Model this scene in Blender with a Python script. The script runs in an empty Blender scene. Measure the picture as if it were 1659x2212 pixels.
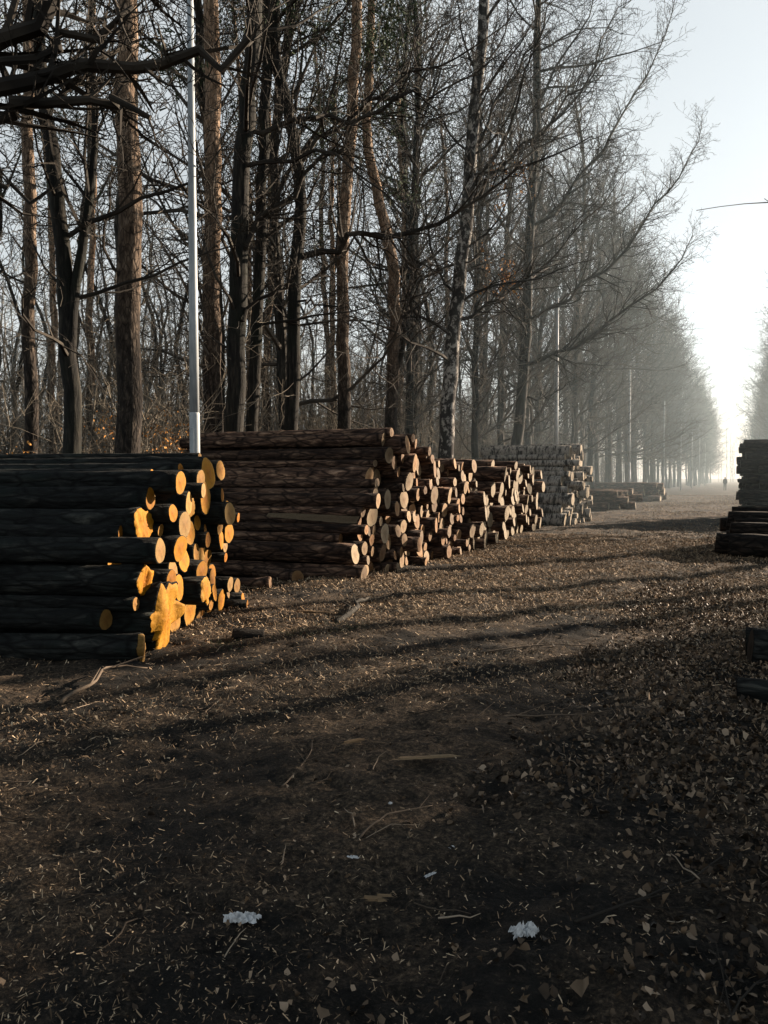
import bpy, bmesh, math, random, time
import numpy as np
from mathutils import Vector, Matrix, Quaternion, noise as mn
T0=time.time()
S=bpy.context.scene
COL=S.collection
rad=math.radians
CAMZ=1.6
YAW=24.6
RD=Vector((math.cos(rad(YAW)),math.sin(rad(YAW)),0))
SUN_AZ=33.0   # clockwise from +Y
SUN_EL=17.0

# ---------------------------------------------------------------- helpers
def link(o): COL.objects.link(o); return o
def mesh_obj(name,verts,faces,mats,smooth=True,parent=None,matidx=None):
    me=bpy.data.meshes.new(name)
    me.from_pydata([tuple(v) for v in verts],[],faces)
    for m in mats: me.materials.append(m)
    if smooth: me.polygons.foreach_set("use_smooth",[True]*len(me.polygons))
    if matidx is not None: me.polygons.foreach_set("material_index",matidx)
    me.update()
    o=bpy.data.objects.new(name,me); link(o)
    if parent: o.parent=parent
    return o
def np_mesh(name,V,F,mats,smooth=False):
    me=bpy.data.meshes.new(name)
    n=len(V); m,k=F.shape
    me.vertices.add(n); me.vertices.foreach_set("co",np.asarray(V,dtype=np.float32).ravel())
    me.loops.add(m*k); me.loops.foreach_set("vertex_index",F.astype(np.int32).ravel())
    me.polygons.add(m); me.polygons.foreach_set("loop_start",np.arange(0,m*k,k,dtype=np.int32))
    me.polygons.foreach_set("loop_total",np.full(m,k,dtype=np.int32))
    if smooth: me.polygons.foreach_set("use_smooth",np.ones(m,dtype=bool))
    for mt in mats: me.materials.append(mt)
    me.update(calc_edges=True); me.validate()
    return me
def empty(name,loc):
    o=bpy.data.objects.new(name,None); o.location=loc; o.empty_display_size=.3; return link(o)
def tag(o,label,cat,group=None,kind=None):
    o["label"]=label; o["category"]=cat
    if group: o["group"]=group
    if kind: o["kind"]=kind

# ---------------------------------------------------------------- materials
def mat(name):
    m=bpy.data.materials.new(name); m.use_nodes=True
    nt=m.node_tree; b=nt.nodes["Principled BSDF"]
    b.inputs["Roughness"].default_value=.9
    b.inputs["Specular IOR Level"].default_value=.2
    return m,nt,b
def N(nt,t,**k):
    n=nt.nodes.new(t)
    for a,v in k.items(): setattr(n,a,v)
    return n
def coords(nt,scale,src="Object"):
    tc=N(nt,"ShaderNodeTexCoord"); mp=N(nt,"ShaderNodeMapping")
    mp.inputs["Scale"].default_value=scale
    nt.links.new(tc.outputs[src],mp.inputs[0]); return mp.outputs[0]
def noise(nt,vec,scale,detail=4,rough=.6,dist=0):
    n=N(nt,"ShaderNodeTexNoise"); n.inputs["Scale"].default_value=scale
    n.inputs["Detail"].default_value=detail; n.inputs["Roughness"].default_value=rough
    n.inputs["Distortion"].default_value=dist
    if vec is not None: nt.links.new(vec,n.inputs["Vector"])
    return n.outputs["Fac"]
def ramp(nt,fac,stops):
    r=N(nt,"ShaderNodeValToRGB"); e=r.color_ramp.elements
    while len(e)<len(stops): e.new(.5)
    for i,(p,c) in enumerate(stops):
        e[i].position=p; e[i].color=(c[0],c[1],c[2],1)
    nt.links.new(fac,r.inputs[0]); return r.outputs[0]
def mixc(nt,fac,a,b,mode='MIX'):
    m=N(nt,"ShaderNodeMix",data_type='RGBA',blend_type=mode)
    for s,v in ((m.inputs[0],fac),(m.inputs[6],a),(m.inputs[7],b)):
        if hasattr(v,"is_linked"): nt.links.new(v,s)
        elif isinstance(v,(int,float)): s.default_value=v
        else: s.default_value=(v[0],v[1],v[2],1)
    return m.outputs[2]
def bump(nt,b,h,strength,dist=.02):
    n=N(nt,"ShaderNodeBump"); n.inputs["Strength"].default_value=strength; n.inputs["Distance"].default_value=dist
    nt.links.new(h,n.inputs["Height"]); nt.links.new(n.outputs[0],b.inputs["Normal"])
def math_(nt,op,a,b=None):
    m=N(nt,"ShaderNodeMath",operation=op)
    for i,v in enumerate((a,b)):
        if v is None: continue
        if hasattr(v,"is_linked"): nt.links.new(v,m.inputs[i])
        else: m.inputs[i].default_value=v
    return m.outputs[0]
def cracks(nt,vec,scale):
    v=N(nt,"ShaderNodeTexVoronoi",feature='DISTANCE_TO_EDGE'); v.inputs["Scale"].default_value=scale
    nt.links.new(vec,v.inputs["Vector"]); return v.outputs["Distance"]

def bark_mat(name,dark,mid,light,stretch=(1,1,.15),sc=14,bstr=1,moss=None):
    m,nt,b=mat(name)
    v=coords(nt,stretch); f=noise(nt,v,sc,5,.65,.4)
    c=ramp(nt,f,[(.35,dark),(.52,mid),(.7,light)])
    if moss:
        f2=noise(nt,coords(nt,(1,1,1)),1.7,3)
        c=mixc(nt,ramp(nt,f2,[(.45,(0,0,0)),(.65,(.8,.8,.8))]),c,moss)
    nt.links.new(c,b.inputs["Base Color"]); bump(nt,b,f,bstr,.035)
    return m
M_oak=bark_mat("bark_oak",(.005,.005,.005),(.014,.013,.011),(.05,.044,.034),moss=(.012,.014,.010))
M_grey=bark_mat("bark_grey",(.010,.009,.008),(.028,.026,.022),(.09,.08,.065))
def pine_mat():
    m,nt,b=mat("bark_pine")
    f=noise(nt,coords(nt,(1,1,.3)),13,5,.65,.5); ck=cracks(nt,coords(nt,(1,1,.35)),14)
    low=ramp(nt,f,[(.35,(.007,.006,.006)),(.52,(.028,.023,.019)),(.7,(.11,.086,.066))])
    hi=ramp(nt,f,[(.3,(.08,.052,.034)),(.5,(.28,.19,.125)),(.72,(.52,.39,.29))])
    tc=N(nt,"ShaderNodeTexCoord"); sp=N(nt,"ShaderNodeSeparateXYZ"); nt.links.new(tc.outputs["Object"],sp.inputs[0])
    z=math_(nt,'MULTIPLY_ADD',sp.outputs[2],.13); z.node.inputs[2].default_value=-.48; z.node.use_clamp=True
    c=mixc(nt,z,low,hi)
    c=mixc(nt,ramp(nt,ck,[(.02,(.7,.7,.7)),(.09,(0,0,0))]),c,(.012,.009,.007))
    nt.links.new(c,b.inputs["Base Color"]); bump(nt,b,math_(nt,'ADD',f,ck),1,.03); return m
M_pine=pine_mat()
def birch_mat(name,stretch,white,th):
    m,nt,b=mat(name)
    f=noise(nt,coords(nt,stretch),5,4,.6,.3)
    f2=noise(nt,coords(nt,tuple(1.8*s for s in stretch)),9,2,.5)
    c=ramp(nt,f,[(th-.06,(.018,.016,.015)),(th+.02,tuple(x*.7 for x in white)),(.75,white)])
    c=mixc(nt,ramp(nt,f2,[(.56,(0,0,0)),(.62,(.9,.9,.9))]),c,(.03,.027,.024))
    nt.links.new(c,b.inputs["Base Color"]); bump(nt,b,f,.7,.03); return m
M_birch=birch_mat("bark_birch",(1,1,.7),(.38,.36,.33),.56)
M_birchlog=birch_mat("birch_log_bark",(1.8,.6,.6),(.34,.315,.28),.47)
def twig_mat(name,a,c):
    m,nt,b=mat(name)
    f=noise(nt,coords(nt,(1,1,1)),.9,2)
    nt.links.new(ramp(nt,f,[(.35,a),(.65,c)]),b.inputs["Base Color"]); return m
M_twig=twig_mat("branch_dark",(.014,.012,.010),(.045,.038,.03))
M_twig2=twig_mat("branch_grey",(.035,.031,.027),(.105,.092,.076))
M_twig3=twig_mat("branch_pale",(.08,.07,.057),(.24,.21,.165))
def island_mat(name,stops,rough=.8):
    m,nt,b=mat(name); b.inputs["Roughness"].default_value=rough
    g=N(nt,"ShaderNodeNewGeometry")
    nt.links.new(ramp(nt,g.outputs["Random Per Island"],stops),b.inputs["Base Color"])
    return m
M_chip=island_mat("wood_chip",[(0,(.03,.021,.014)),(.4,(.14,.095,.057)),(.75,(.34,.24,.15)),(1,(.6,.47,.32))])
M_leaf=island_mat("dead_leaf",[(0,(.015,.011,.008)),(.5,(.065,.044,.028)),(.85,(.18,.125,.08)),(1,(.36,.27,.19))],rough=.6)
M_leafo=island_mat("orange_leaf",[(0,(.30,.13,.03)),(1,(.65,.32,.09))])
M_needle=island_mat("pine_needle",[(0,(.025,.04,.02)),(1,(.08,.11,.055))])
M_grass=island_mat("grass_blade",[(0,(.02,.03,.012)),(1,(.06,.075,.03))])
M_stick=island_mat("fallen_stick",[(0,(.03,.022,.016)),(.6,(.12,.09,.065)),(1,(.38,.30,.22))])

def log_bark(name,dark,mid,light,moss=None,sc=12,cs=9):
    m,nt,b=mat(name)
    f=noise(nt,coords(nt,(.25,1,1)),sc,6,.7,.5); ck=cracks(nt,coords(nt,(.3,1,1)),cs)
    c=ramp(nt,f,[(.35,dark),(.52,mid),(.70,light)])
    oi=N(nt,"ShaderNodeObjectInfo")
    k=math_(nt,'MULTIPLY_ADD',oi.outputs["Random"],1.0); k.node.inputs[2].default_value=.5
    cc=N(nt,"ShaderNodeVectorMath",operation='SCALE'); nt.links.new(c,cc.inputs[0]); nt.links.new(k,cc.inputs[3])
    c=cc.outputs[0]
    if moss:
        f2=noise(nt,coords(nt,(1,1,1)),1.6,3)
        c=mixc(nt,ramp(nt,f2,[(.45,(0,0,0)),(.65,(.75,.75,.75))]),c,moss)
    c=mixc(nt,ramp(nt,ck,[(.02,(.8,.8,.8)),(.11,(0,0,0))]),c,tuple(x*.4 for x in dark))
    nt.links.new(c,b.inputs["Base Color"]); bump(nt,b,math_(nt,'ADD',f,math_(nt,'MULTIPLY',ck,1.5)),1,.05); return m
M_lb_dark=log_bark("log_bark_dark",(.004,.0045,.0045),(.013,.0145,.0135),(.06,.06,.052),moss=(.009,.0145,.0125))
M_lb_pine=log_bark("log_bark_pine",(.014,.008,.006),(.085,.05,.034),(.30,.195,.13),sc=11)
M_lb_brown=log_bark("log_bark_shaded_brown",(.005,.0045,.004),(.02,.016,.013),(.07,.055,.042))  # shade of the stacks across the path darkened into the bark colour
def cut_mat(name,heart,body,rim,vmin=.5,vr=.55):
    m,nt,b=mat(name); b.inputs["Roughness"].default_value=.75
    tc=N(nt,"ShaderNodeTexCoord"); mp=N(nt,"ShaderNodeMapping"); mp.inputs["Scale"].default_value=(0,1,1)
    nt.links.new(tc.outputs["Object"],mp.inputs[0])
    ln=N(nt,"ShaderNodeVectorMath",operation='LENGTH'); nt.links.new(mp.outputs[0],ln.inputs[0])
    nz=noise(nt,tc.outputs["Object"],6,3)
    d=math_(nt,'ADD',ln.outputs["Value"],math_(nt,'MULTIPLY',nz,.05))
    rings=math_(nt,'SINE',math_(nt,'MULTIPLY',d,520))
    oi=N(nt,"ShaderNodeObjectInfo")
    c=ramp(nt,math_(nt,'MULTIPLY',d,4.2),[(.22,heart),(.5,body),(.9,rim)])
    c=mixc(nt,math_(nt,'MULTIPLY_ADD',rings,.12),c,tuple(x*.3 for x in body))
    f2=noise(nt,tc.outputs["Object"],22,4,.7)
    c=mixc(nt,ramp(nt,f2,[(.46,(0,0,0)),(.70,(.75,.75,.75))]),c,tuple(x*.33 for x in body))
    hs=N(nt,"ShaderNodeHueSaturation")
    vv=math_(nt,'MULTIPLY_ADD',oi.outputs["Random"],vr); vv.node.inputs[2].default_value=vmin
    r2=math_(nt,'FRACT',math_(nt,'MULTIPLY',oi.outputs["Random"],17.3))
    hh=math_(nt,'MULTIPLY_ADD',r2,.022); hh.node.inputs[2].default_value=.484
    sa=math_(nt,'MULTIPLY_ADD',r2,-.4); sa.node.inputs[2].default_value=1.25
    nt.links.new(hh,hs.inputs["Hue"]); nt.links.new(sa,hs.inputs["Saturation"])
    nt.links.new(vv,hs.inputs["Value"]); nt.links.new(c,hs.inputs["Color"])
    nt.links.new(hs.outputs[0],b.inputs["Base Color"]); bump(nt,b,f2,.6,.012); return m
M_cut_orange=cut_mat("cut_wood_orange",(.42,.19,.035),(.50,.275,.06),(.52,.345,.12))
M_cut_pale=cut_mat("cut_wood_pale",(.34,.20,.10),(.48,.33,.18),(.54,.41,.25),.33,.68)
M_cut_shaded=cut_mat("cut_wood_painted_shade",(.02,.016,.012),(.033,.026,.019),(.045,.035,.026))  # log ends facing away from the sun; their shade is put into the colour
def metal():
    m,nt,b=mat("galvanised_steel"); f=noise(nt,coords(nt,(3,3,.6)),6,4)
    nt.links.new(ramp(nt,f,[(.3,(.28,.31,.33)),(.7,(.42,.45,.47))]),b.inputs["Base Color"])
    b.inputs["Metallic"].default_value=.1; b.inputs["Roughness"].default_value=.6; return m
M_metal=metal()
def plain(name,c,r=.8,sc=8):
    m,nt,b=mat(name); f=noise(nt,coords(nt,(1,1,1)),sc,3)
    nt.links.new(ramp(nt,f,[(.3,tuple(x*.55 for x in c)),(.7,c)]),b.inputs["Base Color"]); b.inputs["Roughness"].default_value=r; return m
M_paper=plain("white_paper",(.68,.69,.70),.6,60)

def soil_mat(name,path):
    m,nt,b=mat(name); b.inputs["Roughness"].default_value=.95
    g=N(nt,"ShaderNodeNewGeometry"); P=g.outputs["Position"]
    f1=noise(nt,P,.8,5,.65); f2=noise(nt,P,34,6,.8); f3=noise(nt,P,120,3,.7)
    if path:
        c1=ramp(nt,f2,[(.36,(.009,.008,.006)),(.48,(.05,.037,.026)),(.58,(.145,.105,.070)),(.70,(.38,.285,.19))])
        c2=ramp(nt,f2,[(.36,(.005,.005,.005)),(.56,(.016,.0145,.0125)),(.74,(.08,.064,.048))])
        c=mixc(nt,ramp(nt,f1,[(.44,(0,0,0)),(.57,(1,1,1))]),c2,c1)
    else:
        c=ramp(nt,f2,[(.32,(.006,.005,.005)),(.50,(.026,.019,.014)),(.62,(.08,.056,.037)),(.76,(.2,.14,.095))])
    nt.links.new(c,b.inputs["Base Color"])
    bump(nt,b,math_(nt,'ADD',f2,math_(nt,'MULTIPLY',f3,.5)),1.0,.06); return m
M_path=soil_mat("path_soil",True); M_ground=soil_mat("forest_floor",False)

# ---------------------------------------------------------------- ground
rs=np.random.RandomState(5)
comp=[]
for fr,am,n in ((.5,.03,5),(1.6,.014,6),(5,.010,8),(13,.009,12),(30,.006,14),(52,.004,14)):
    for i in range(n):
        a=rs.uniform(0,2*math.pi); comp.append((fr*rs.uniform(.7,1.4)*math.cos(a),fr*rs.uniform(.7,1.4)*math.sin(a),rs.uniform(0,6.28),am*rs.uniform(.5,1)/math.sqrt(n)*1.6))
def H(x,y):
    x=np.asarray(x,dtype=float); y=np.asarray(y,dtype=float)
    h=np.zeros(np.broadcast(x,y).shape)
    for a,b_,p,am in comp: h=h+am*np.sin(a*x+b_*y+p)
    h=h-.04*np.exp(-((x+1.0+.12*np.sin(y*.35))/.28)**2)-.035*np.exp(-((x+2.7+.12*np.sin(y*.35+.5))/.3)**2)
    fade=np.clip((70-np.abs(y))/40,0,1)*np.clip((14-np.abs(x))/4,0,1)
    return h*fade
def hz(x,y): return float(H(x,y))
def grid(xs,ys,zf):
    X,Y=np.meshgrid(xs,ys); Z=zf(X,Y)
    V=np.stack([X.ravel(),Y.ravel(),Z.ravel()],1)
    nx,ny=len(xs),len(ys)
    i=np.arange(nx-1)[None,:]+np.arange(ny-1)[:,None]*nx
    return V,np.stack([i,i+1,i+nx+1,i+nx],-1).reshape(-1,4)
ys=[-6.0]
while ys[-1]<700:
    y=ys[-1]; ys.append(y+(.25 if y<1 else max(.035,.035+(y-4)*.012 if y>4 else .035)))
ys=np.array(ys)
def path_z(X,Y):
    edge=np.clip(np.minimum(X+6.6,3.2-X)/.8,0,1)
    return H(X,Y)+.006-.06*(1-edge)
V,F=grid(np.arange(-6.6,3.21,.04),ys,path_z)
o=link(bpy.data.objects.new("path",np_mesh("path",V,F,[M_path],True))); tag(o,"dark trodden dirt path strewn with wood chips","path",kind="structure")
xs=np.concatenate([-np.geomspace(900,14,26),np.arange(-13.6,-6.5,.2),np.arange(-6.4,3.2,.4),np.arange(3.2,12,.25),np.geomspace(12.5,900,24)])
gy=np.concatenate([-np.geomspace(300,8,8),np.arange(-7,30,.25),np.geomspace(30.5,1500,60)])
def ground_z(X,Y):
    ins=np.clip(np.minimum(X+6.4,3.0-X)/.5,0,1)
    return H(X,Y)-.09*ins-.016
V,F=grid(xs,gy,ground_z)
o=link(bpy.data.objects.new("ground",np_mesh("ground",V,F,[M_ground],True))); tag(o,"forest floor covered in brown dead leaves","ground",kind="structure")

# ---- scatter
def clump(x,y,seed,f=1.0):
    r=np.random.RandomState(seed); s=0
    for i in range(7):
        a=r.uniform(0,6.28); k=f*r.uniform(.6,2.6); s=s+np.sin(k*(x*math.cos(a)+y*math.sin(a))+r.uniform(0,6.28))
    return s/7**.5
def scatter_pts(n,x0,x1,y0,y1,seed,f=1.0,bias=0.0,pw=1.0,extra=None):
    r=np.random.RandomState(seed); m=int(n*3)
    x=r.uniform(x0,x1,m); y=y0+(y1-y0)*r.uniform(0,1,m)**pw
    e=clump(x,y,seed,f)*2.2+bias
    if extra is not None: e=e+extra(x,y)
    k=r.uniform(0,1,m)<1/(1+np.exp(-e))
    return x[k][:n],y[k][:n]
def quads(x,y,z,L,W,seed,tilt=.35,lift=.006):
    r=np.random.RandomState(seed); n=len(x)
    a=r.uniform(0,2*math.pi,n); t=r.normal(0,tilt,n); t2=r.normal(0,tilt,n)
    u=np.stack([np.cos(a)*np.cos(t),np.sin(a)*np.cos(t),np.sin(t)],1)
    v=np.stack([-np.sin(a)*np.cos(t2),np.cos(a)*np.cos(t2),np.sin(t2)],1)
    c=np.stack([x,y,z+lift+np.abs(np.sin(t))*L*.4+np.abs(np.sin(t2))*W*.4],1)
    return c,u,v
def chips(name,x,y,L,W,seed,m,label,tilt=.5):
    r=np.random.RandomState(seed+1); n=len(x); W=np.minimum(W,L)
    c,u,v=quads(x,y,H(x,y)+.003,L,W,seed,tilt)
    uL=u*L[:,None]*.5; vW=v*W[:,None]*.5
    j=r.uniform(.3,1.1,(4,n,1))
    V=np.stack([c-uL*j[0]-vW,c+uL-vW*j[1],c+uL*j[2]+vW*.7,c-uL+vW*j[3]],1).reshape(-1,3)
    o=link(bpy.data.objects.new(name,np_mesh(name,V,np.arange(4*n).reshape(n,4),[m]))); tag(o,label,"debris",kind="stuff"); return o
def leaves(name,x,y,z,Sr,seed,m,label,cat="leaves",tilt=.5,lift=.006,parent=None,tagit=True):
    r=np.random.RandomState(seed+1); n=len(x)
    s=r.uniform(*Sr,n) if isinstance(Sr,tuple) else Sr
    c,u,v=quads(x,y,z,s,s,seed,tilt,lift)
    u=u*s[:,None]*.5; v=v*s[:,None]*.5
    up=np.cross(u,v); up/=np.linalg.norm(up,axis=1)[:,None]; up=up*(s*r.uniform(-.1,.5,n))[:,None]
    q=r.uniform(.25,1.15,(6,n,1))
    V=np.stack([c-u*q[0],c-u*.4*q[1]+v*q[2]*.8+up*q[3],c+u*.35+v*q[4]+up*1.3*q[5],c+u*q[2],c+u*.4*q[5]-v*q[3]*.9+up*q[1],c-u*.3-v*q[0]*.8+up*.8*q[4]],1).reshape(-1,3)
    b=np.arange(n)*6
    F=np.concatenate([np.stack([b,b+3,b+2,b+1],1),np.stack([b,b+5,b+4,b+3],1)])
    o=link(bpy.data.objects.new(name,np_mesh(name,V,F,[m])))
    if tagit: tag(o,label,cat,kind="stuff")
    if parent: o.parent=parent
    return o
x1,y1=scatter_pts(230000,-6.5,1.6,1.0,22,11,1.0,.1,1.15,lambda x,y:np.clip((y-4.2)*.6,-1.3,.9))
x2,y2=scatter_pts(50000,-6.3,1.5,16,80,12,.5,.4,1.3)
rr=np.random.RandomState(9); X_=np.r_[x1,x2]; Y_=np.r_[y1,y2]
sc_=np.clip(.36+.10*np.hypot(X_,Y_),.5,1.6)
Ls=rr.uniform(.008,.052,len(X_))*rr.uniform(.4,1.25,len(X_))*sc_; Ws=rr.uniform(.003,.010,len(X_))*sc_; Ws[len(x1):]*=1.6
chips("wood_chips",X_,Y_,Ls,Ws,3,M_chip,"pale wood chips and bark shreds strewn on dirt")
lx,ly=scatter_pts(60000,-1.3,4,1.0,13,21,1.4,.6,1.5,lambda x,y:np.clip((x+.4)*1.2,-2,1))
lx2,ly2=scatter_pts(9000,-6.5,0,1.0,16,22,1.4,-1.6)
lx3,ly3=scatter_pts(14000,-14,-5.2,6,40,23,.8,.5)
ss=np.r_[rr.uniform(.016,.052,len(lx)),rr.uniform(.012,.036,len(lx2)+len(lx3))]
lx=np.r_[lx,lx2,lx3]; ly=np.r_[ly,ly2,ly3]; ss=ss*rr.uniform(.6,1.3,len(lx))
leaves("leaf_litter",lx,ly,H(lx,ly),ss,4,M_leaf,"curled dead brown leaves lying on the ground","leaves",.6)

# ---------------------------------------------------------------- tubes / trees
class B:
    def __init__(s): s.v=[]; s.f=[]
def tube(b,pts,rads,sides,cap=False,rng=None,rough=0):
    base=len(b.v); n=len(pts); up=Vector((.13,.31,.94))
    t0=(pts[1]-pts[0]).normalized(); a=t0.cross(up)
    if a.length<.15: a=t0.cross(Vector((1,0,0)))
    a.normalize()
    cs=[(math.cos(2*math.pi*k/sides),math.sin(2*math.pi*k/sides)) for k in range(sides)]
    for i in range(n):
        t=(pts[min(i+1,n-1)]-pts[max(i-1,0)]).normalized()
        a=(a-t*a.dot(t)).normalized(); c=t.cross(a); r=rads[i]; p=pts[i]
        if rough:
            for ck,sk in cs:
                q=r*(1+rng.uniform(-rough,rough)); b.v.append(p+a*(ck*q)+c*(sk*q))
        else:
            for ck,sk in cs: b.v.append(p+a*(ck*r)+c*(sk*r))
    for i in range(n-1):
        o0=base+i*sides; o1=o0+sides
        for k in range(sides):
            k2=(k+1)%sides; b.f.append((o0+k,o0+k2,o1+k2,o1+k))
    if cap:
        b.f.append(tuple(base+(n-1)*sides+k for k in range(sides))); b.f.append(tuple(base+k for k in reversed(range(sides))))
def rv(rng): return Vector((rng.gauss(0,1),rng.gauss(0,1),rng.gauss(0,1)))
SEG=(7,4,3,2); SID=(5,3,3,3)
def side_dir(d,rng,lo,hi):
    ax=d.cross(rv(rng)).normalized(); return (Quaternion(ax,rad(rng.uniform(lo,hi)))@d).normalized()
def spawn(b,pts,rads,L,lvl,P,rng,tips):
    n=P['n'][lvl]; m=len(pts)-1
    for k in range(n):
        t=.15+.85*((k+rng.random())/n); q=min(t*m,m-.001); i=int(q); f=q-i
        p=pts[i].lerp(pts[i+1],f); d=(pts[i+1]-pts[i]).normalized(); r=rads[i]+(rads[i+1]-rads[i])*f
        cd=side_dir(d,rng,28,65)
        grow(b,p,cd,L*rng.uniform(.32,.6)*(1.1-.55*t),max(r*.55,P['rmin']),lvl,P,rng,tips)
def grow(b,p,d,L,r,lvl,P,rng,tips):
    ns=SEG[lvl]; st=L/ns; pts=[p.copy()]; p=p.copy()
    for i in range(ns):
        d=(d+rv(rng)*P['wan']+Vector((0,0,P['up'][lvl]))).normalized(); p=p+d*st; pts.append(p)
    rads=[max(r*(1-.82*i/ns),P['rmin']*.6) for i in range(ns+1)]
    tube(b,pts,rads,SID[lvl])
    if lvl<P['max']: spawn(b,pts,rads,L,lvl+1,P,rng,tips)
    else: tips.append((p,d))
def resample(pts,n):
    out=[]; m=len(pts)-1
    for k in range(n+1):
        t=k/n*m; i=min(int(t),m-1); f=t-i
        p0=pts[max(i-1,0)];p1=pts[i];p2=pts[i+1];p3=pts[min(i+2,m)]
        out.append(.5*((2*p1)+(p2-p0)*f+(2*p0-5*p1+4*p2-p3)*f*f+(3*p1-p0-3*p2+p3)*f**3))
    return out
def make_tree(seed,poly,r0,r1,nl,zmin,limbL,P,bias=Vector((0,0,0)),limbs=(),sides=10,flare=1.25,forks=(),thin=.045,ltw=4,ltap=.85):
    rng=random.Random(seed)
    pv=[(RD*q[0]+Vector((0,0,q[1]))) if isinstance(q,tuple) else q for q in poly]
    pts=resample(pv,24); n=len(pts)-1; top=pts[-1].z
    pts=[p+Vector((rng.uniform(-1,1),rng.uniform(-1,1),0))*(thin if i else 0) for i,p in enumerate(pts)]
    rads=[(r0+(r1-r0)*(i/n))*(1+(flare-1)*math.exp(-i*1.1))*min(1,.12+(n-i)*.28) for i in range(n+1)]
    tb=B(); cb=B(); tips=[]
    tube(tb,pts,rads,sides,True,rng,.05)
    for fk,fr in forks:
        fp=resample([RD*q[0]+Vector((0,0,q[1])) for q in fk],12)
        frd=[fr*(1-.8*i/12) for i in range(13)]
        tube(tb,fp,frd,8,True,rng,.05)
        spawn(cb,fp[3:],frd[3:],5,1,dict(P,n=(0,14,P['n'][2],P['n'][3])),rng,tips)
    for lb,lr in limbs:
        fp=resample([RD*q[0]+Vector((0,0,q[1])) for q in lb],14)
        L=sum((fp[i+1]-fp[i]).length for i in range(14))
        fp=[p+rv(rng)*.1*(1 if 0<i else 0) for i,p in enumerate(fp)]
        frd=[lr*(1-ltap*i/14) for i in range(15)]
        tube(cb,fp,frd,7,True,rng,.06)
        spawn(cb,fp,frd,min(L*.8,4.2),1,dict(P,n=(0,int(6+L*ltw),P['n'][2],P['n'][3])),rng,tips)
    for k in range(nl):
        z=zmin+(top-zmin)*((k+rng.random())/nl)**.9
        i=0
        while i<n-1 and pts[i+1].z<z: i+=1
        f=(z-pts[i].z)/max(pts[i+1].z-pts[i].z,.01); p=pts[i].lerp(pts[i+1],max(0,min(1,f)))
        a=rng.uniform(0,2*math.pi); h=(z-zmin)/(top-zmin)
        d=(Vector((math.cos(a),math.sin(a),rng.uniform(.0,.5)+.7*h))+bias).normalized()
        al=d.dot(bias)/(bias.length+.01) if bias.length>0 else 0
        L=limbL*rng.uniform(.5,1)*(1-.55*h)*(1+.5*max(0,al))
        grow(cb,p,d,L,max(.018,min(rads[i]*.45,.012*L)),0,P,rng,tips)
    return tb,cb,tips
def needle_mesh(tips,seed,n=26,spread=.35,size=(.10,.22)):
    r=np.random.RandomState(seed)
    c=np.array([t[0][:] for t in tips])
    c=np.repeat(c,n,0)+r.normal(0,spread,(len(c)*n,3))*np.array([1,1,.5])
    m=len(c); d=r.normal(0,1,(m,3)); d/=np.linalg.norm(d,axis=1)[:,None]
    e=np.cross(d,r.normal(0,1,(m,3))); e/=np.linalg.norm(e,axis=1)[:,None]
    L=r.uniform(*size,m)[:,None]
    V=np.stack([c-e*L*.06,c+e*L*.06,c+d*L+e*L*.12,c+d*L-e*L*.12],1).reshape(-1,3)
    return np_mesh("foliage",V,np.arange(4*m).reshape(m,4),[M_needle])
PH=dict(n=(0,7,5,3),wan=.19,up=(.06,.05,.04,.02),rmin=.007,max=3)
PM=dict(n=(0,8,6,0),wan=.20,up=(.12,.07,.03,0),rmin=.013,max=2)
PS=dict(n=(0,5,4,0),wan=.19,up=(.08,.05,.03,0),rmin=.010,max=2)
TREES=0
def place_tree(name,x,y,tb,cb,mt,mc,label,group="bare trees along the forest edge",cat="tree"):
    global TREES; TREES+=1
    e=empty(name,(x,y,-.06))
    mesh_obj("trunk",tb.v,tb.f,[mt],True,e); mesh_obj("crown",cb.v,cb.f,[mc],False,e)
    tag(e,label,cat,group); return e
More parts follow.
